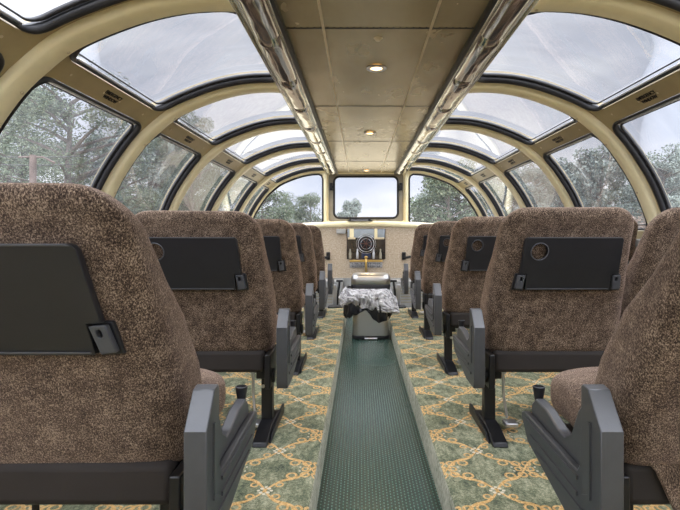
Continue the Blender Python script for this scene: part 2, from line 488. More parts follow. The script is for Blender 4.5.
# downlights
for i, zz in enumerate((2.493, 4.095, 6.5)):
    lab = ['round recessed ceiling lamp nearest the camera, largest of the three', 'round recessed ceiling lamp, middle one of the three',
           'small recessed ceiling lamp farthest away, just before the end window'][i]
    r = empty('ceiling_lamp', (CX, zz, E+.815), lab, 'lamp', 'ceiling lamps')
    bm = bmesh.new(); lathe(bm, [(.030,-.002),(.048,-.002),(.050,-.006),(.046,-.011),(.031,-.010),(.028,-.004)], (0,0,0))
    bm_obj('bezel', bm, silver, r)
    bm = bmesh.new(); lathe(bm, [(.001,-.012),(.018,-.010),(.030,-.004),(.030,-.001)], (0,0,0)); bm_obj('lens', bm, lamp_glow, r, 180)
    ld = bpy.data.lights.new('lamp_light', 'SPOT'); ld.energy = 6; ld.color = (1,.75,.45); ld.spot_size = 2.2; ld.shadow_soft_size = .03
    lo_ = bpy.data.objects.new('lamp_light', ld); COL.objects.link(lo_); lo_.parent = r; lo_.location = (0,0,-.02)
bm = bmesh.new(); lathe(bm, [(.001,-.014),(.010,-.012),(.016,-.004),(.02,-.001)], (CX-.005, 2.12, E+.815)); tag(bm_obj('ceiling_sensor', bm, seam), 'small round cream button on the ceiling behind the nearest lamp', 'button')

# ------------------------------------------------------------------ floor
LX, RX = -.155, .293
bm = bmesh.new(); box(bm, LX-.02, RX+.02, ZN, ZF, -.05, 0); struct(bm_obj('floor', bm, floor_rub))
PE = 5.85
for side, xe in ((-1, LX), (1, RX)):
    xo = CX + side*1.66; bm = bmesh.new()
    prof2 = [(xe, -.02), (xe+side*.001, PLAT-.02), (xe+side*.005, PLAT-.006), (xe+side*.016, PLAT), (xo, PLAT), (xo, -.02)]
    A = [bm.verts.new((p[0], ZN, p[1])) for p in prof2]; B = [bm.verts.new((p[0], PE, p[1])) for p in prof2]
    n = len(prof2)
    for i in range(n):
        f = bm.faces.new((A[i], A[(i+1) % n], B[(i+1) % n], B[i])); f.material_index = 0 if i in (2, 3) else 1
    bm.faces.new(A); bm.faces.new(B[::-1]).material_index = 1
    struct(bm_obj('floor', bm, [carpet, riser]))
    bm = bmesh.new(); box(bm, min(xe, xo), max(xe, xo), PE, ZF, -.02, .06); struct(bm_obj('floor', bm, greybox))
    # side wall under the windows with a sill ledge
    bm = bmesh.new(); xi = CX + side*1.625
    box(bm, min(xi, xi+side*.09), max(xi, xi+side*.09), ZN, ZF, -.02, E-.05)
    struct(bm_obj('wall_left' if side < 0 else 'wall_right', bm, wallmat))
    bm = bmesh.new(); a, b_ = sorted((CX+side*1.56, CX+side*1.72)); box(bm, a, b_, ZN+.01, ZF-.01, E-.075, E-.03)
    struct(bevel(bm_obj(num('trim'), bm, greybox), .01))

# ------------------------------------------------------------------ end walls
def end_outline(off=.05):
    L = [(CX - (prof(SL[-1]*i/50)[0] + nrm(SL[-1]*i/50)[0]*off), E + prof(SL[-1]*i/50)[1] + nrm(SL[-1]*i/50)[1]*off) for i in range(50, -1, -1)]
    R = [(2*CX - x, z) for x, z in reversed(L)]
    return [(CX-1.67, -.02)] + L + R + [(CX+1.67, -.02)]
def side_opening(side, x_in=.575, off=-.012, ybot=.125):
    """quarter-round end window next to the centre pillar"""
    pts = []
    top = []
    for i in range(3, 46):
        s = S_SILL*i/46; h, y = prof(s); y -= .012; n = nrm(s); h += n[0]*off; y += n[1]*off
        if h > x_in+.05 and y > ybot+.03: top.append((h, y))
    pts = [(x_in, ybot+.05), (x_in, top[0][1]-.06), (x_in+.015, top[0][1]-.02), (x_in+.05, top[0][1])] + top
    e = top[-1]; pts += [(e[0]+.004, ybot+.012), (e[0]-.02, ybot-.005)]
    # slightly bowed lower edge
    for k in range(1, 8):
        t = k/8; pts.append((e[0]-.02 + (x_in+.05-e[0]+.02)*t, ybot - .005 + .03*t))
    pts.append((x_in+.015, ybot+.03))
    return [(CX + side*h, E + y) for h, y in pts]
def end_wall(yface, thick, name, sgn):
    mid = rrect(CX-.50, CX+.50, E+.165, E+.80, .04)
    L = side_opening(-1); R = side_opening(1)
    w = struct(plate_with_holes(name, end_outline(), [mid, L, R], yface, thick, cream))
    for poly, side in ((L, -1), (R, 1)):
        bm = bmesh.new(); yy = yface + thick/2
        bm.faces.new([bm.verts.new((x, yy, z)) for x, z in poly]); wn = struct(bm_obj(num('window'), bm, glass, None, None))
        bm = bmesh.new()
        tube(bm, [(x, yface + (.0 if sgn > 0 else thick), z) for x, z in poly], .014, 6, True, Vector((0,1,0)), .013)
        bm_obj('rubber_gasket', bm, rubber, wn, 180)
    # centre window: recessed grey frame, rubber, pane
    outer = rrect(CX-.505, CX+.505, E+.16, E+.805, .04); hole = rrect(CX-.425, CX+.425, E+.215, E+.765, .07)
    bm = bmesh.new(); bm.faces.new([bm.verts.new((x, yface+thick*.7, z)) for x, z in hole])
    wn = struct(bm_obj(num('window'), bm, glass, None, None))
    f = plate_with_holes('window_frame', outer, [hole], yface+thick*.5, .04, frame_grey, wn)
    bm = bmesh.new(); tube(bm, [(x, yface+thick*.5, z) for x, z in hole], .012, 6, True, Vector((0,1,0)), .016); bm_obj('rubber_gasket', bm, rubber, wn, 180)
    for sx in (-1, 1):
        bm = bmesh.new(); box(bm, CX+sx*.462-.02, CX+sx*.462+.02, yface-.01, yface+thick*.5, E+.58, E+.68)
        box(bm, CX+sx*.44-.028, CX+sx*.44+.028, yface-.02, yface, E+.61, E+.645); bevel(bm_obj('latch', bm, black, wn), .006)
    return w
end_wall(ZF, .06, 'wall_front', 1); end_wall(ZN-.06, .06, 'wall_back', -1)
# beige lining, bowed sill band
def lining(y0, y1, nm):
    pts = [(CX-1.58, .40), (CX+1.58, .40)]
    for k in range(21):
        t = 1-k/10; pts.append((CX+1.58*t, E + .115 - .10*t*t))
    bm = bmesh.new(); prism(bm, pts, 'Y', y0, y1); return struct(bm_obj(nm, bm, wallmat))
lining(ZF-.03, ZF+.002, 'wall_front')
bm = bmesh.new(); rings = []
for k in range(41):
    t = -1+k/20; x = CX+1.58*t; zc = E + .135 - .10*t*t
    sec = [(ZF+.002, .04), (ZF-.02, .038), (ZF-.055, .03), (ZF-.07, .012), (ZF-.07, -.015), (ZF-.05, -.035), (ZF+.002, -.04)]
    rings.append([bm.verts.new((x, y, zc+h)) for y, h in sec])
for A, B in zip(rings, rings[1:]):
    for k in range(7): bm.faces.new((A[k], A[(k+1) % 7], B[(k+1) % 7], B[k]))
bm.faces.new(rings[0]); bm.faces.new(rings[-1][::-1])
struct(bm_obj(num('trim'), bm, cream, None, 50))
# arch trims round the end wall
for side in (-1, 1):
    bm = bmesh.new(); strip_sweep(bm, side, ZF-.04, ZF+.0, .0, .06, .03, S_SILL-.12); struct(bm_obj(num('trim'), bm, cream))
    bm = bmesh.new(); a, b_ = sorted((CX+side*.515, CX+side*.56)); box(bm, a, b_, ZF-.03, ZF, E+.15, E+.815); struct(bevel(bm_obj(num('trim'), bm, cream), .01))
bm = bmesh.new(); box(bm, CX-.56, CX+.56, ZF-.03, ZF, E+.795, E+.83); struct(bevel(bm_obj(num('trim'), bm, cream), .006))
# grey lower panel on the end wall and heater boxes
bm = bmesh.new(); box(bm, CX-1.6, CX+1.6, ZF-.05, ZF+.001, .0, .40); struct(bm_obj('baseboard_front', bm, greybox))
for side in (-1, 1):
    x0 = CX + side*.30; x1 = CX + side*1.5; a, b_ = sorted((x0, x1))
    r = empty('heater_cabinet', ((a+b_)/2, ZF-.22, .06), 'low grey heater cabinet against the end wall, on the %s' % ('left' if side < 0 else 'right'), 'cabinet', 'end wall heater cabinets')
    bm = bmesh.new(); w = (b_-a)/2; box(bm, -w, w, -.16, .165, 0, .33); bevel(bm_obj('body', bm, greybox, r), .012)
    bm = bmesh.new()
    for k in range(6): box(bm, -w+.04, w-.04, -.168, -.158, .06+k*.035, .072+k*.035)
    bm_obj('grille', bm, frame_grey, r)
    xx = CX + side*.37
    r = empty('footrest_box', (xx, 6.02, .06), 'black footrest box behind the last %s seat' % ('left' if side < 0 else 'right'), 'footrest', 'footrest boxes')
    bm = bmesh.new(); box(bm, -.09, .09, -.06, .07, 0, .075); bevel(bm_obj('body', bm, black, r), .01)
    bm = bmesh.new(); box(bm, .05, .08, -.066, -.058, .02, .055); bm_obj('end_plate', bm, silver, r)
    # black lever
    r = empty('lever', (CX-side*-.36, 6.25, .06), 'thin black lever with a crossbar beside the bin, on the %s' % ('left' if side < 0 else 'right'), 'lever', 'levers beside the bin')
    bm = bmesh.new(); tube(bm, [(0,0,0),(side*-.01,0,.18),(side*-.03,0,.34)], .013, 8); tube(bm, [(-.04-side*.03,0,.345),(.04-side*.03,0,.345)], .014, 8)
    bm_obj('rod', bm, black, r)
    bm = bmesh.new(); box(bm, side*.03-.025, side*.03+.025, -.01, .01, .02, .30); bevel(bm_obj('silver_strap', bm, silver, r), .004)
    # coat hook
    r = empty('coat_hook', (CX+side*.50, ZF-.03, E-.28), 'black coat hook on the beige end wall, %s of the mirror' % ('left' if side < 0 else 'right'), 'hook', 'coat hooks')
    bm = bmesh.new(); box(bm, -.025, .025, -.02, .0, -.06, .04); bevel(bm_obj('plate', bm, black, r), .004)
    bm = bmesh.new(); tube(bm, [(0,-.01,-.02),(side*.03,-.05,-.03),(side*.07,-.07,-.02)], .016, 8); lathe(bm, [(.001,-.02),(.022,-.012),(.024,.0),(.018,.014),(.001,.02)], (side*.075,-.07,-.02), seg=12); bm_obj('peg', bm, black, r)

# mirror panel; reflected rear of the car modelled as panes, bars, posts and dial
r = empty('wall_mirror', (CX+.0, ZF-.032, E-.12), 'dark mirror under the end window sill with its reflection modelled as bars and a round chrome dial', 'mirror')
mirm = simple('dark_mirror', (.10,.085,.075), .08, .7, var=.3, sc=9); mpane = simple('painted_reflection', (.33,.37,.40), .12, .3)
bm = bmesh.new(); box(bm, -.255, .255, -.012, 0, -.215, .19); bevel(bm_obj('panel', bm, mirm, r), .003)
bm = bmesh.new(); box(bm, -.245, .245, -.016, -.011, .07, .185); bm_obj('reflected_window', bm, mpane, r)
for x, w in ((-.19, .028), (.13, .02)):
    bm = bmesh.new(); box(bm, x-w, x+w, -.024, -.012, .05, .19); bevel(bm_obj('reflected_bar', bm, cream, r), .004)
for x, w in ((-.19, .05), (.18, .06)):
    bm = bmesh.new(); box(bm, x-w, x+w, -.026, -.012, .05, .075); bevel(bm_obj('reflected_bar', bm, seam, r), .004)
bm = bmesh.new()
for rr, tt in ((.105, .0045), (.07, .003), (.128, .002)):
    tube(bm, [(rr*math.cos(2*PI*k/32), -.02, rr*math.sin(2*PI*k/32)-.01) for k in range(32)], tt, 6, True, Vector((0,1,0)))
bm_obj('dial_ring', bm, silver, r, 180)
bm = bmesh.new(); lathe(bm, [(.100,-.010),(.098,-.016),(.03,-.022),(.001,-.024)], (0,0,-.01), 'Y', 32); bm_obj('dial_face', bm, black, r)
bm = bmesh.new()
for k in range(7):
    a = .4+k*.9; tube(bm, [(0,-.026,-.01),(.085*math.cos(a),-.022,-.01+.085*math.sin(a))], .004, 6)
bm_obj('dial_spoke', bm, simple('copper_red', (.16,.07,.05), .35, .6), r)
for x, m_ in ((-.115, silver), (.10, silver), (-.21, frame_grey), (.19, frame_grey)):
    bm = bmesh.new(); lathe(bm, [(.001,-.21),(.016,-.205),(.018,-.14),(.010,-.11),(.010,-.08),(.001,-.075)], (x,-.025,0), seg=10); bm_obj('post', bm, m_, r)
bm = bmesh.new(); box(bm, -.06, .06, -.02, -.012, -.20, -.13); bm_obj('blue_patch', bm, simple('navy', (.02,.03,.07), .3), r)
bm = bmesh.new(); box(bm, -.055, .07, -.04, 0, -.03, .03)
tag(bevel(bm_obj('wall_speaker', bm, greybox), .006), 'small grey box at the upper left corner of the mirror', 'box').location = (CX-.335, ZF-.045, E+.035)
r = empty('wall_plaque', (CX-.0, ZF-.03, E-.40), 'grey plaque with a brass top strip under the mirror', 'plaque')
bm = bmesh.new(); box(bm, -.215, .215, -.012, 0, -.045, .03); bevel(bm_obj('plate', bm, simple('plaque_grey', (.30,.29,.28), .5, var=.5, sc=60), r), .003)
bm = bmesh.new(); box(bm, -.215, .215, -.02, 0, .03, .055); bevel(bm_obj('top_strip', bm, brass, r), .004)
bm = bmesh.new()
for row in range(2):
    for k in range(16):
        if random.random() < .8: box(bm, -.19+k*.024, -.19+k*.024+.015, -.014, -.011, -.03+row*.03, -.018+row*.03)
bm_obj('worn_marks', bm, black, r)
bm = bmesh.new(); tube(bm, [(0,-.03,.09),(0,-.03,.02),(0,-.035,-.17)], .014, 8); lathe(bm, [(.001,.08),(.024,.085),(.026,.10),(.001,.115)], (0,-.03,0), seg=12); bm_obj('brass_rod', bm, brass, r, 180)
r = empty('folded_papers', (CX-.08, ZF-.035, E+.173), 'dark folder lying on the sill under the centre window', 'folder')
bm = bmesh.new(); prism(bm, [(-.17,0),(.17,0),(.12,.03),(-.10,.045)], 'Y', -.04, .03); bevel(bm_obj('cover', bm, black, r), .003)
bm = bmesh.new(); box(bm, -.12, .11, -.05, -.04, .004, .014); bm_obj('sheets', bm, simple('paper_grey', (.4,.4,.42), .7), r)

# ------------------------------------------------------------------ bin with a bag
r = empty('trash_bin', (.101, 4.86, 0), 'stainless steel step bin with a domed lid at the end of the aisle', 'bin')
def rr_loft(bm, levels, r0, n=8):
    rings = []
    for h, hw, hd in levels:
        rings.append([bm.verts.new((x, y, h)) for x, y in rrect(-hw, hw, -hd, hd, min(r0, hw*.9, hd*.9), n)])
    for A, B in zip(rings, rings[1:]):
        m = len(A)
        for k in range(m): bm.faces.new((A[k], A[(k+1) % m], B[(k+1) % m], B[k]))
    bm.faces.new(rings[0][::-1]); bm.faces.new(rings[-1])
bm = bmesh.new(); rr_loft(bm, [(.03,.168,.13),(.30,.170,.132),(.47,.172,.134)], .06); bm_obj('body', bm, steel, r, 50)
bm = bmesh.new(); rr_loft(bm, [(0,.172,.134),(.004,.176,.138),(.032,.176,.138),(.036,.170,.132)], .06); bm_obj('base', bm, blackpl, r, 50)
bm = bmesh.new(); rr_loft(bm, [(.455,.18,.142),(.50,.184,.146),(.512,.180,.142)], .06); bm_obj('rim', bm, blackpl, r, 50)
bm = bmesh.new(); rr_loft(bm, [(.510,.180,.142),(.516,.184,.146),(.562,.184,.146),(.582,.179,.141),(.597,.168,.129),(.606,.145,.105),(.611,.10,.06),(.612,.03,.02)], .06); bm_obj('lid', bm, steel, r, 60)
bm = bmesh.new(); box(bm, -.06, .06, -.152, -.12, .004, .02); bevel(bm_obj('pedal', bm, silver, r), .005)
# plastic bag: crumpled skirt hanging from the rim
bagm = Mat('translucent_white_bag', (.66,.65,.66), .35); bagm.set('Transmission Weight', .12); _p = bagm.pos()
_n = bagm.noise(_p, 8, 3, .5, 3.5); bagm.bump(_n, 1.0, .045); bagm.set('Base Color', bagm.ramp(_n, [(.36,(.32,.31,.33)), (.5,(.74,.73,.74)), (.7,(.92,.91,.90))]))  # creases coloured darker, the shade of the folds painted in
bagm = bagm.m; lin = simple('black_bag', (.012,.012,.016), .3)
def skirt(bm, zt, zbf, push, amp, seed, nu=120, nv=26):
    rings = []
    for j in range(nv+1):
        f = j/nv; ring = []
        for i in range(nu):
            a = 2*PI*i/nu; ca, sa = math.cos(a), math.sin(a)
            k = 1/max(abs(ca)**4+abs(sa)**4, 1e-9)**.25
            ox, oy = ca*k*.184, sa*k*.146
            zb = zbf(a); h = zt + (zb-zt)*f
            w = noise.noise(Vector((ca*5.2, sa*5.2, f*1.6+seed)))*amp*(.3+f) + noise.noise(Vector((ca*13, sa*13, f*3+seed+5)))*amp*.3
            fold = math.sin(a*13+6*noise.noise(Vector((ca*2, sa*2, f*2+seed))))*amp*.35*f
            o = push*math.sin(PI*min(1, f*.62+.12)) + w + fold
            x, y = ox + ca*o*1.2, oy + sa*o
            if math.hypot(x/.187, y/.149) < .2: pass
            ring.append(bm.verts.new((x, y, h + noise.noise(Vector((ca*6, sa*6, seed+9)))*.03*f)))
        rings.append(ring)
    for A, B in zip(rings, rings[1:]):
        for k in range(nu): bm.faces.new((A[k], A[(k+1) % nu], B[(k+1) % nu], B[k]))
g = empty('bin_bag', (.075, 4.86, 0), 'crumpled white plastic bag draped around the steel bin over a black liner', 'bag')
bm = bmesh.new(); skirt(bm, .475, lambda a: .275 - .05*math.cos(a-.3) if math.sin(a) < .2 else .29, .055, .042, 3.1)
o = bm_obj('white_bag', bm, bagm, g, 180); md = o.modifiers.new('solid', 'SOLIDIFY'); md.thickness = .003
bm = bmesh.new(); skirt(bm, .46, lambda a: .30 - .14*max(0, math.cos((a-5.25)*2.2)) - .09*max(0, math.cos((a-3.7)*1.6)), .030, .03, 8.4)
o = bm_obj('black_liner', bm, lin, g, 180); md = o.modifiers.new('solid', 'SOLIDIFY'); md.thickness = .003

# ------------------------------------------------------------------ seats
# a seat pair is built at the origin: x = 0 at the car's centre line, y = 0 at the back face of the seat, z from the eye line
def lerp_tab(tab, y):
    if y <= tab[0][0]: return tab[0][1:]
    for a, b in zip(tab, tab[1:]):
        if y <= b[0]:
            t = (y-a[0])/(b[0]-a[0]); t = t*t*(3-2*t)*.4 + t*.6
            return tuple(a[i]+(b[i]-a[i])*t for i in range(1, len(a)))
    return tab[-1][1:]
# height, back face, thickness, half width
BT = [(-.49,.095,.16,.272), (-.42,.080,.20,.282), (-.30,.045,.21,.283), (-.18,.005,.19,.275), (-.08,-.03,.14,.264), (0,-.06,.105,.258), (.09,-.10,.08,.253)]
BACK_TILT = lambda y: lerp_tab(BT, y)[0]
def backrest_bm(cx):
    bm = bmesh.new(); rings = []; TOP = .088 if cx < 0 else .102; R = .085
    ys = [-.498, -.494, -.482, -.468] + [-.45 + i*.04 for i in range(11)] + [TOP-R+R*math.sin(math.radians(a)) for a in range(6, 91, 7)]
    for y in ys:
        b, t, hw = lerp_tab(BT, max(y, -.49))
        d = TOP - y
        if d < R: hw = hw - R + math.sqrt(max(0, R*R-(R-d)**2))
        if d < .05: t2 = t*(.35+.65*math.sqrt(max(0, 1-((.05-d)/.05)**2)))
        else: t2 = t
        if y < -.48: hw -= (-.48-y)*.9; t2 *= 1-(-.48-y)*10
        cy = b + t/2; ring = []; n = 56; e = 2/6.5
        for k in range(n):
            a = 2*PI*k/n; ca, sa = math.cos(a), math.sin(a)
            x = hw*math.copysign(abs(ca)**e, ca); yy = t2/2*math.copysign(abs(sa)**(2/3.2), sa)
            if sa > 0: x *= 1.0 + .03*sa
            z = y + .004*noise.noise(Vector((x*7+cx, yy*5, y*6)))
            ring.append(bm.verts.new((cx+x, cy+yy+.004*noise.noise(Vector((x*6, y*7, cx))), z)))
        rings.append(ring)
    for A, B in zip(rings, rings[1:]):
        for k in range(56): bm.faces.new((A[k], A[(k+1) % 56], B[(k+1) % 56], B[k]))
    bm.faces.new(rings[0][::-1]); bm.faces.new(rings[-1])
    return bm
def on_back(cx, px, pz, out):
    """point on the seat's back face plane: px sideways, pz height"""
    return Vector((cx+px, TRAY_B + (pz+.125)*TRAY_S - out, pz))
TRAY_B, TRAY_S = -.012, -.39
def tray_bm(cx):
    P = [(-.187,-.022),(-.181,-.014),(-.173,-.012),(.173,-.012),(.181,-.014),(.187,-.022),(.192,-.150),(.192,-.156),(.166,-.157),(.166,-.218),(.162,-.222),(-.162,-.222),(-.166,-.218),(-.166,-.157),(-.192,-.156),(-.192,-.150)]
    hole = [(-.128+.032*math.cos(2*PI*k/28), -.068+.032*math.sin(2*PI*k/28)) for k in range(28)]
    return P, hole
def plate_on_back(name, cx, P, holes, o0, o1, mat, parent, bev=.003):
    cu = bpy.data.curves.new(name, 'CURVE'); cu.dimensions = '2D'; cu.fill_mode = 'BOTH'; cu.extrude = (o1-o0)/2
    for poly in [P] + holes:
        sp = cu.splines.new('POLY'); sp.points.add(len(poly)-1); sp.use_cyclic_u = True
        for i, (a, b) in enumerate(poly): sp.points[i].co = (a, b, 0, 1)
    o = bpy.data.objects.new('tmp', cu); COL.objects.link(o); dg = bpy.context.evaluated_depsgraph_get(); dg.update()
    me = bpy.data.meshes.new_from_object(o.evaluated_get(dg)); bpy.data.objects.remove(o); me.materials.clear()
    for v in me.vertices:
        v.co = on_back(cx, v.co.x, v.co.y, (o0+o1)/2 - v.co.z*-1)
    bm = bmesh.new(); bm.from_mesh(me); bmesh.ops.remove_doubles(bm, verts=bm.verts, dist=1e-5); bmesh.ops.recalc_face_normals(bm, faces=bm.faces); bm.to_mesh(me); bm.free()
    ob = link(name, me, mat, parent); bevel(ob, bev, 2); return ob
def cushion_bm(cx):
    bm = bmesh.new(); rings = []
    tab = [(.16,.10,.04),(.18,.26,.072),(.2,.27,.075),(.35,.272,.078),(.44,.27,.078),(.475,.262,.07),(.495,.245,.052),(.505,.21,.03)]
    for y, hw, hh in tab:
        ring = []
        for k in range(40):
            a = 2*PI*k/40; ca, sa = math.cos(a), math.sin(a)
            ring.append(bm.verts.new((cx + hw*math.copysign(abs(ca)**.4, ca), y, -.462 + (.02 if y > .2 else 0) - max(0,(y-.4))*.1 + hh*math.copysign(abs(sa)**.6, sa))))
        rings.append(ring)
    for A, B in zip(rings, rings[1:]):
        for k in range(40): bm.faces.new((A[k], A[(k+1) % 40], B[(k+1) % 40], B[k]))
    bm.faces.new(rings[0][::-1]); bm.faces.new(rings[-1])
    return bm
FL = PLAT - E     # platform height relative to the eye
def make_pair(side):
    root = empty('double_seat', (0, 0, 0))
    for cx in (side*.725, side*1.305):
        br = bm_obj('backrest', backrest_bm(cx), fabric, root, 180)
        tcx = cx + side*.012; P, hole = tray_bm(cx)
        tr = plate_on_back('tray_table', tcx, P, [hole], .006, .026, blackpl, root, .004)
        plate_on_back('tray_edge', tcx, [(-.160,-.214),(.160,-.214),(.160,-.219),(-.160,-.219)], [], .0265, .029, greyclip, tr, .001)
        plate_on_back('tray_edge', tcx, [(-.172,-.0125),(.172,-.0125),(.180,-.0165),(-.180,-.0165)], [], .0245, .0275, greyclip, tr, .001)  # paler strip standing in for the highlight on the top bevel
        # backing and the ring of the cup recess
        bm = bmesh.new(); pts = [on_back(tcx, -.128+.033*math.cos(2*PI*k/28), -.068+.033*math.sin(2*PI*k/28), .0265) for k in range(28)]
        tube(bm, pts, .0022, 6, True, Vector((0,1,0))); bm_obj('cup_ring', bm, greyclip, tr, 180)
        for sx in (-1, 1):
            Q = [(sx*.170,-.162),(sx*.200,-.160),(sx*.207,-.215),(sx*.178,-.219)]
            l = plate_on_back('latch_plate', tcx, [(sx*.168,-.155),(sx*.206,-.155),(sx*.214,-.222),(sx*.168,-.226)], [], -.004, .012, blackpl, tr, .003)
            plate_on_back('latch', tcx, Q, [[(sx*.186+.006*math.cos(2*PI*k/10), -.176+.009*math.sin(2*PI*k/10)) for k in range(10)]], .012, .03, greyclip, tr, .003)
        bm_obj('seat_cushion', cushion_bm(cx), fabric, root, 180)
    # apron under both backs
    x0, x1 = sorted((side*.475, side*1.565))
    bm = bmesh.new(); box(bm, x0, x1, .09, .18, -.575, -.482); bevel(bm_obj('apron', bm, apron, root), .018, 3)
    bm = bmesh.new(); box(bm, x0, x1, .13, .46, -.565, -.535); box(bm, x0, x1, .20, .25, -.60, -.56); bm_obj('seat_frame', bm, black, root)
    # aisle leg
    bm = bmesh.new(); lx = side*.485
    box(bm, lx-.024, lx+.024, .20, .25, FL+.02, -.45)
    box(bm, lx-.032, lx+.032, .13, .26, -.61, -.50)
    bm2 = bmesh.new(); box(bm2, side*.455-.012, side*.455+.012, .05, .16, -.63, -.49)
    lathe(bm2, [(.001,-.02),(.03,-.018),(.03,.018),(.001,.02)], (side*.45,.10,-.585), 'X', 14)
    bevel(bm_obj('arm_bracket', bm2, black, root), .004)
    bm_b = bmesh.new()
    lathe(bm_b, [(.001,-.004),(.008,-.003),(.008,.002),(.001,.004)], (side*.458,.196,-.60), 'Y', 8); bm_c = bmesh.new(); lathe(bm_c, [(.001,-.004),(.008,-.003),(.008,.002),(.001,.004)], (side*.50,.196,-.66), 'Y', 8)
    lg = bevel(bm_obj('leg', bm, black, root), .004); bm_obj('bolt', bm_b, silver, lg); bm_obj('bolt', bm_c, silver, lg)
    fx = side*.48; bm = bmesh.new()
    prism(bm, [(.01,FL),(.40,FL),(.40,FL+.02),(.30,FL+.045),(.14,FL+.045),(.02,FL+.018)], 'X', fx-.030, fx+.030)
    ft = bevel(bm_obj('foot', bm, black, root), .004)
    bm = bmesh.new(); prism(bm, [(.05,FL),(.42,FL),(.415,FL+.045),(.38,FL+.05),(.10,FL+.028)], 'X', fx-side*.030, fx-side*.040); bevel(bm_obj('side_flange', bm, black, ft), .003)
    bm = bmesh.new(); box(bm, side*1.50-.02, side*1.50+.02, .20, .25, FL, -.45); box(bm, side*1.50-.028, side*1.50+.028, .06, .38, FL, FL+.03); bevel(bm_obj('leg', bm, black, root), .004)
    # recline rod and pedal
    bm = bmesh.new(); px = side*.548
    tube(bm, [(px,.22,-.56),(px,.22,-.70)], .006, 8); tube(bm, [(px,.22,-.70),(px+.012,.205,-.80)], .006, 8); tube(bm, [(px,.22,-.54),(px,.22,-.61)], .014, 8)
    rd = bm_obj('pedal_rod', bm, silver, root, 40)
    bm = bmesh.new(); box(bm, px-.008, px+.045, .15, .21, -.822, -.806); bevel(bm_obj('pedal', bm, silver, rd), .003)
    bm = bmesh.new(); tube(bm, [(side*.83,.20,-.56),(side*.83,.20,-.66)], .008, 8); bm_obj('recline_rod', bm, black, root)
    # armrest: rear post, low bar forward, inner hump
    xa, xb = side*.360, side*.403; xm = side*.376
    bm = bmesh.new()
    prism(bm, [(-.048,-.572),(-.048,-.362),(.004,-.300),(.030,-.297),(.036,-.303),(.036,-.345),(.036,-.60),(-.035,-.60)], 'X', xa, xb)
    ar = bevel(bm_obj('armrest', bm, armgrey, root), .0022, 2)
    bm = bmesh.new()
    prism(bm, [(.030,-.345),(.036,-.345),(.042,-.46),(.055,-.478),(.085,-.480),(.385,-.474),(.408,-.482),(.412,-.495),(.36,-.545),(.10,-.600),(.030,-.600)], 'X', xa, xm)
    bevel(bm_obj('outer_panel', bm, armgrey, ar), .003, 2)
    bm = bmesh.new()
    prism(bm, [(.030,-.318),(.055,-.335),(.088,-.37),(.122,-.43),(.16,-.452),(.20,-.450),(.27,-.432),(.345,-.428),(.375,-.45),(.385,-.50),(.34,-.55),(.10,-.600),(.030,-.600)], 'X', xm, xb)
    bevel(bm_obj('inner_panel', bm, armgrey, ar), .004, 2)
    bm = bmesh.new(); xr = xa - side*.004
    for poly in ([(.048,-.487),(.085,-.489),(.37,-.484),(.385,-.489),(.375,-.494),(.09,-.497),(.05,-.496)],
                 [(-.01,-.36),(-.002,-.36),(-.002,-.50),(.03,-.515),(.03,-.523),(-.01,-.507)],
                 [(.05,-.520),(.335,-.516),(.345,-.524),(.05,-.529)],
                 [(.0,-.545),(.30,-.541),(.29,-.549),(.0,-.554)]):
        prism(bm, poly, 'X', min(xr, xa), max(xr, xa))
    bm_obj('ridge', bm, armgrey, ar)
    bm = bmesh.new(); lathe(bm, [(.001,-.04),(.010,-.04),(.016,-.004),(.017,.0),(.013,.001),(.011,-.01),(.001,-.012)], (side*.395,.375,-.405), seg=14); bm_obj('recline_button', bm, blackpl, ar)
    return root
def copy_tree(o, parent=None):
    c = o.copy(); COL.objects.link(c); c.parent = parent
    for ch in list(o.children): copy_tree(ch, c)
    return c
def recline(root, k, dy=0, dz=0):
    """lean the backs (and the trays on them) further back"""
    M4 = Matrix.Identity(4); M4[1][2] = -k; M4[1][3] = -k*.45 + dy; M4[2][3] = dz
    for ch in root.children:
        if ch.name.split('.')[0] in ('backrest', 'tray_table'):
            for q in [ch] + list(ch.children): q.data = q.data.copy(); q.data.transform(M4)
ROWS = [.98 + 1.035*k for k in range(5)]
ordn = ['nearest the camera', 'second from the camera', 'third from the camera', 'fourth from the camera', 'farthest from the camera']
for side in (-1, 1):
    proto = make_pair(side); front = copy_tree(proto); recline(front, .14, 0, -.004) if side < 0 else recline(front, .22, -.035, .012)
    if side > 0:          # loose corner of the upholstery hangs below the nearest right seat
        bm = bmesh.new(); prism(bm, [(.515,-.47),(.535,-.495),(.572,-.575),(.60,-.582),(.92,-.585),(.96,-.50),(.96,-.44)], 'Y', .075, .085)
        bevel(bm_obj('fabric_flap', bm, fabric, front), .003)
    for i, z in enumerate(ROWS):
        o = front if i == 0 else proto if i == 1 else copy_tree(proto)
        o.location = (CX, z, E)
        tag(o, 'brown tweed double seat with grey armrest %s the aisle, %s' % ('left of' if side < 0 else 'right of', ordn[i]), 'seat', 'double seats along the aisle')

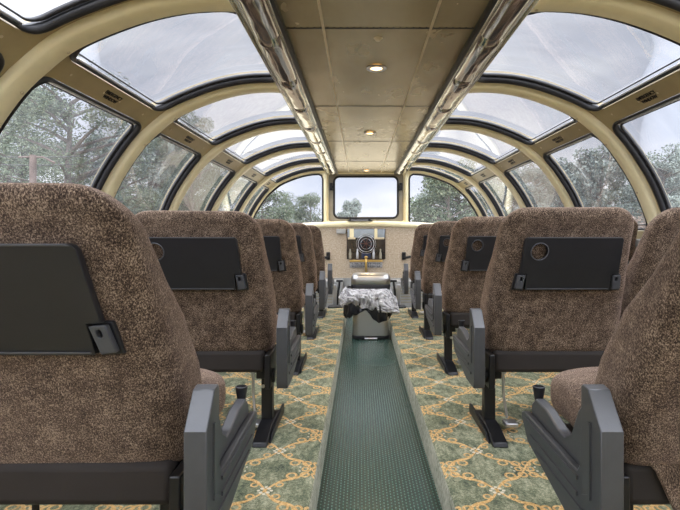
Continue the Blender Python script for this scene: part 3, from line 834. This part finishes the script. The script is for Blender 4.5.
# ------------------------------------------------------------------ outside
GZ = -3.3
bm = bmesh.new(); nx = 40
gv = [[bm.verts.new((-160+8*i, -60+8*j, GZ + .5*noise.noise(Vector((i*.3, j*.3, 0))))) for j in range(40)] for i in range(nx+1)]
for i in range(nx):
    for j in range(39): bm.faces.new((gv[i][j], gv[i+1][j], gv[i+1][j+1], gv[i][j+1]))
o = struct(bm_obj('ground', bm, ground, None, 180))
def hill(x0, y0, x1, y1, h, seed, nm='hill'):
    bm = bmesh.new(); n = 90; A, B, C_ = [], [], []
    d = Vector((x1-x0, y1-y0, 0)); nn = Vector((-d.y, d.x, 0)).normalized()
    for i in range(n+1):
        p = Vector((x0, y0, GZ)) + d*(i/n); hh = h*(.75+.5*noise.noise(Vector((i*.08, seed, 0)))+.14*noise.noise(Vector((i*.6, seed, 3))))
        A.append(bm.verts.new(p - nn*22)); B.append(bm.verts.new(p + Vector((0,0,hh)))); C_.append(bm.verts.new(p + nn*22))
    for i in range(n):
        bm.faces.new((A[i], A[i+1], B[i+1], B[i])); bm.faces.new((B[i], B[i+1], C_[i+1], C_[i]))
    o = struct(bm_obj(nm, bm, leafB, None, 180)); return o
hill(-100, 130, 120, 135, 6, 1); hill(75, -30, 80, 140, 9, 2); hill(-80, -30, -90, 140, 8, 3)

def tree_meshes(kind, seed, leaf, nl=110, ls=.8, lw=1.0):
    """unit tree about 10 m tall: trunk mesh with limbs and a crown of needle tufts"""
    rnd = random.Random(seed); bt = bmesh.new(); bl = bmesh.new()
    H = 10; lean = Vector((rnd.uniform(-.4,.4), rnd.uniform(-.4,.4), 0))
    pts = [lean*(k/8)**1.5 + Vector((0,0,H*.9*k/8)) for k in range(9)]
    tube(bt, pts, [.22*(1-k/10.5) for k in range(9)], 8)
    nclump = {'pine': 58, 'round': 62, 'bush': 34}[kind]
    for c in range(nclump):
        a = rnd.uniform(0, 2*PI); f = rnd.random()
        if kind == 'pine':
            h = H*(.34 + .66*f); rad = 2.9*math.sqrt(max(.02, 1-((f-.30)/.75)**2))*rnd.uniform(.3, 1); cr = rnd.uniform(.55, 1.0); fl = .55
        elif kind == 'round':
            h = H*(.22 + .78*f); rad = 3.4*math.sqrt(max(.02, 1-((f-.45)/.58)**2))*rnd.uniform(.35, 1); cr = rnd.uniform(.6, 1.15); fl = .8
        else:
            h = H*(.05+.75*f); rad = 4.2*math.sqrt(max(.02, 1-f*f))*rnd.uniform(.2, 1); cr = rnd.uniform(.9, 1.5); fl = .8
        base = lean*(h/H)**1.5 + Vector((0, 0, h)); ctr = base + Vector((math.cos(a)*rad, math.sin(a)*rad, rnd.uniform(-.3,.3)))
        if kind != 'bush' or c % 3 == 0:
            q = base - Vector((0,0,rad*.25+.2)); tube(bt, [q, (q+ctr)/2 + Vector((0,0,.08)), ctr], [.07, .045, .02], 5)
        for _ in range(nl):
            v = Vector((rnd.gauss(0,1), rnd.gauss(0,1), rnd.gauss(0,1))).normalized()*cr*rnd.uniform(.55, 1.05)
            v.z *= fl; p = ctr + v
            d1 = Vector((rnd.gauss(0,1), rnd.gauss(0,1), rnd.gauss(0,.6)+.3)).normalized(); d2 = d1.cross(Vector((rnd.gauss(0,1), rnd.gauss(0,1), rnd.gauss(0,1)))).normalized()
            L = rnd.uniform(.13, .27)*ls; w = L*rnd.uniform(.35,.6)*lw
            q0 = p - d1*L*.5; q1 = p + d1*L*.5; side_ = d2*w
            vs = [bl.verts.new(q0), bl.verts.new(p + side_), bl.verts.new(q1), bl.verts.new(p - side_ + d1.cross(d2)*w*.4)]
            bl.faces.new((vs[0], vs[1], vs[2])); bl.faces.new((vs[0], vs[2], vs[3]))
    mt = bpy.data.meshes.new('trunk'); bt.to_mesh(mt); bt.free(); mt.materials.append(bark)
    ml = bpy.data.meshes.new('foliage'); bl.to_mesh(ml); bl.free(); ml.materials.append(leaf)
    return mt, ml
TM = {'p1': tree_meshes('pine', 1, leafA, 520, .56, .36), 'p2': tree_meshes('pine', 2, leafA, 520, .56, .36), 'r1': tree_meshes('round', 3, leafA, 200, .8), 'r2': tree_meshes('round', 4, leafB, 230, .95), 'p3': tree_meshes('pine', 6, leafB, 260, .8, .6), 'b1': tree_meshes('bush', 5, leafC, 260, .9)}
def tree(kind, x, y, top, wid, rot, label, name='pine_tree', cat='tree', group=None):
    """top = height of the tree top over the eye line"""
    H = E + top - GZ
    r = empty(name, (x, y, GZ), label, cat, group); r.scale = (wid, wid, H/10); r.rotation_euler = (0, 0, rot)
    for nm, me in zip(('trunk', 'foliage'), TM[kind]):
        o = bpy.data.objects.new(nm, me); COL.objects.link(o); o.parent = r
    return r
def at(px, D): return (px-360)*D/510
def tp(py, D): return (234-py)*D/510
LG = 'trees outside the left windows'; RG = 'trees outside the right windows'; EG = 'trees beyond the end wall'
spec = [
 ('p1', 62, 14.5, 82, .95, 'large dense pine filling the nearest left side window', LG),
 ('p2', 14, 20, 108, 1.0, 'pine at the far left edge of the picture, behind the wooden pole', LG),
 ('p1', 8, 30, 70, 1.1, 'tall thin-topped pine behind the nearest left window trees', LG),
 ('p3', 112, 27, 128, .95, 'grey-green pine near the right edge of the nearest left side window', LG),
 ('r2', 150, 36, 138, 1.1, 'grey-green leafy tree in the second left side window', LG),
 ('p2', 196, 17, 112, .42, 'pine whose top shows in the second left roof window', LG),
 ('r2', 180, 50, 160, 1.2, 'distant rounded tree behind the second left side window', LG),
 ('p1', 215, 41, 166, .9, 'pine showing in the third left side window', LG),
 ('r2', 238, 64, 180, 1.2, 'distant tree showing in the fourth left side window', LG),
 ('r1', 262, 50, 193, .9, 'rounded tree at the left edge of the left end window', EG),
 ('p1', 285, 62, 196, .75, 'flat-topped pine in the middle of the left end window', EG),
 ('r1', 310, 64, 197, .8, 'rounded pine at the right side of the left end window', EG),
 ('r2', 350, 70, 203, .65, 'single rounded tree seen through the centre end window', EG),
 ('r1', 446, 24, 175, .72, 'large leafy tree filling the left half of the right end window', EG),
 ('p2', 462, 27, 168, .8, 'large pine filling the right half of the right end window', EG),
 ('p3', 428, 40, 190, .7, 'small tree behind the large ones in the right end window', EG),
 ('r2', 508, 52, 172, 1.0, 'grey tree showing in the fourth right side window', RG),
 ('p3', 540, 37, 163, .9, 'grey-green tree in the third right side window', RG),
 ('r2', 562, 48, 168, 1.0, 'lower rounded tree at the left of the second right side window', RG),
 ('r2', 598, 38, 154, 1.0, 'tallest rounded tree in the second right side window', RG),
 ('r1', 632, 50, 162, 1.2, 'green tree behind the second right window rib', RG),
 ('p3', 658, 32, 156, .95, 'grey tree in the nearest right side window', RG),
 ('r2', 694, 44, 150, 1.2, 'rounded tree at the right edge of the picture', RG),
 ('r2', 580, 66, 178, 1.3, 'hazy far tree low behind the second right side window', RG),
]
for k, px, D, py, wd, lab, gr in spec:
    tree(k, at(px, D), D, tp(py, D), wd, random.uniform(0, 6.28), lab, 'pine_tree' if k[0] == 'p' else 'leafy_tree', 'tree', gr)
for px, D, py, wd, lab in ((615, 27, 205, .7, 'pinkish brush behind the tall right seat in the second right window'), (572, 34, 203, .7, 'pale brush low in the second right side window'),
    (665, 21, 195, .75, 'reddish brush low in the nearest right side window'), (530, 43, 205, .9, 'brush low in the third right side window')):
    tree('b1', at(px, D), D, tp(py, D), wd, random.uniform(0, 6), lab, 'brush_thicket', 'bush', 'brush outside the right windows')
# wooden utility pole with a cross arm
px, D = 33, 10.5
r = empty('utility_pole', (at(px, D), D, GZ), 'reddish wooden pole with a slanting arm outside the nearest left window', 'pole')
bm = bmesh.new(); tube(bm, [(0,0,0),(0,0,E+tp(155, D)-GZ)], .065, 12); bm_obj('post', bm, woodpole, r, 60)
bm = bmesh.new(); h = E+tp(157, D)-GZ; tube(bm, [(-.3,0,h),(.2,0,h),(.45,0,h-.12)], .02, 8); bm_obj('cross_arm', bm, woodpole, r, 60)
for k, yy in enumerate((150, 158)):
    bm = bmesh.new(); tube(bm, [(at(-500, D), D+.2, E+tp(yy, D)), (at(33, D), D+.2, E+tp(yy+6, D)), (at(320, D)*2.2, D*3, E+tp(yy, D*3))], .010, 5)
    tag(bm_obj('power_line', bm, black), ('upper' if k == 0 else 'lower') + ' thin cable passing the wooden pole on the left', 'cable')

# ------------------------------------------------------------------ sky
SKY_BASE, SKY_TOP, SKY_BACK = .62, 3.6, 2.2
w = bpy.data.worlds.new('overcast'); S.world = w; w.use_nodes = True; t = w.node_tree; bg = t.nodes['Background']
tc = t.nodes.new('ShaderNodeTexCoord'); mp = t.nodes.new('ShaderNodeMapping'); mp.inputs['Scale'].default_value = (1, 1, 2.2)
n1 = t.nodes.new('ShaderNodeTexNoise'); n1.inputs['Scale'].default_value = 2.6; n1.inputs['Detail'].default_value = 6; n1.inputs['Roughness'].default_value = .5
t.links.new(tc.outputs['Generated'], mp.inputs[0]); t.links.new(mp.outputs[0], n1.inputs['Vector'])
rp = t.nodes.new('ShaderNodeValToRGB'); t.links.new(n1.outputs['Fac'], rp.inputs[0])
e = rp.color_ramp.elements; e.new(.5); e.new(.6)
for i, (p, c) in enumerate(((.36,(.56,.60,.72)), (.46,(.68,.70,.80)), (.56,(.84,.85,.92)), (.66,(1.05,1.05,1.08)))): e[i].position = p; e[i].color = (*c, 1)
# overcast sky, raised high up and behind the train to brighten the interior
sx = t.nodes.new('ShaderNodeSeparateXYZ'); t.links.new(tc.outputs['Generated'], sx.inputs[0])
def mr(k, a, b, c, d):
    m = t.nodes.new('ShaderNodeMapRange'); m.interpolation_type = 'SMOOTHSTEP'; t.links.new(k, m.inputs[0])
    for i, v in enumerate((a, b, c, d)): m.inputs[i+1].default_value = v
    return m.outputs[0]
hi_ = mr(sx.outputs['Z'], .52, .95, 0, SKY_TOP); bk = mr(sx.outputs['Y'], .25, -.7, 0, SKY_BACK)
ad = t.nodes.new('ShaderNodeMath'); t.links.new(hi_, ad.inputs[0]); t.links.new(bk, ad.inputs[1])
a2 = t.nodes.new('ShaderNodeMath'); t.links.new(ad.outputs[0], a2.inputs[0]); a2.inputs[1].default_value = SKY_BASE
t.links.new(rp.outputs[0], bg.inputs['Color']); t.links.new(a2.outputs[0], bg.inputs['Strength'])

# ------------------------------------------------------------------ camera
cam = bpy.data.cameras.new('camera'); co = bpy.data.objects.new('camera', cam); COL.objects.link(co)
co.location = (0, 0, E); co.rotation_euler = (PI/2, 0, 0); cam.lens = 27; cam.sensor_width = 36; cam.sensor_fit = 'HORIZONTAL'
cam.shift_x = -20/680; cam.shift_y = -21/680; cam.clip_start = .02; cam.clip_end = 500
S.camera = co
S.view_settings.view_transform = 'Standard'; S.view_settings.look = 'None'; S.view_settings.gamma = 1; S.view_settings.exposure = 1.15; S.view_settings.use_curve_mapping = False
S.cycles.max_bounces = 10; S.cycles.transparent_max_bounces = 16; S.cycles.diffuse_bounces = 5
S.cycles.use_denoising = True
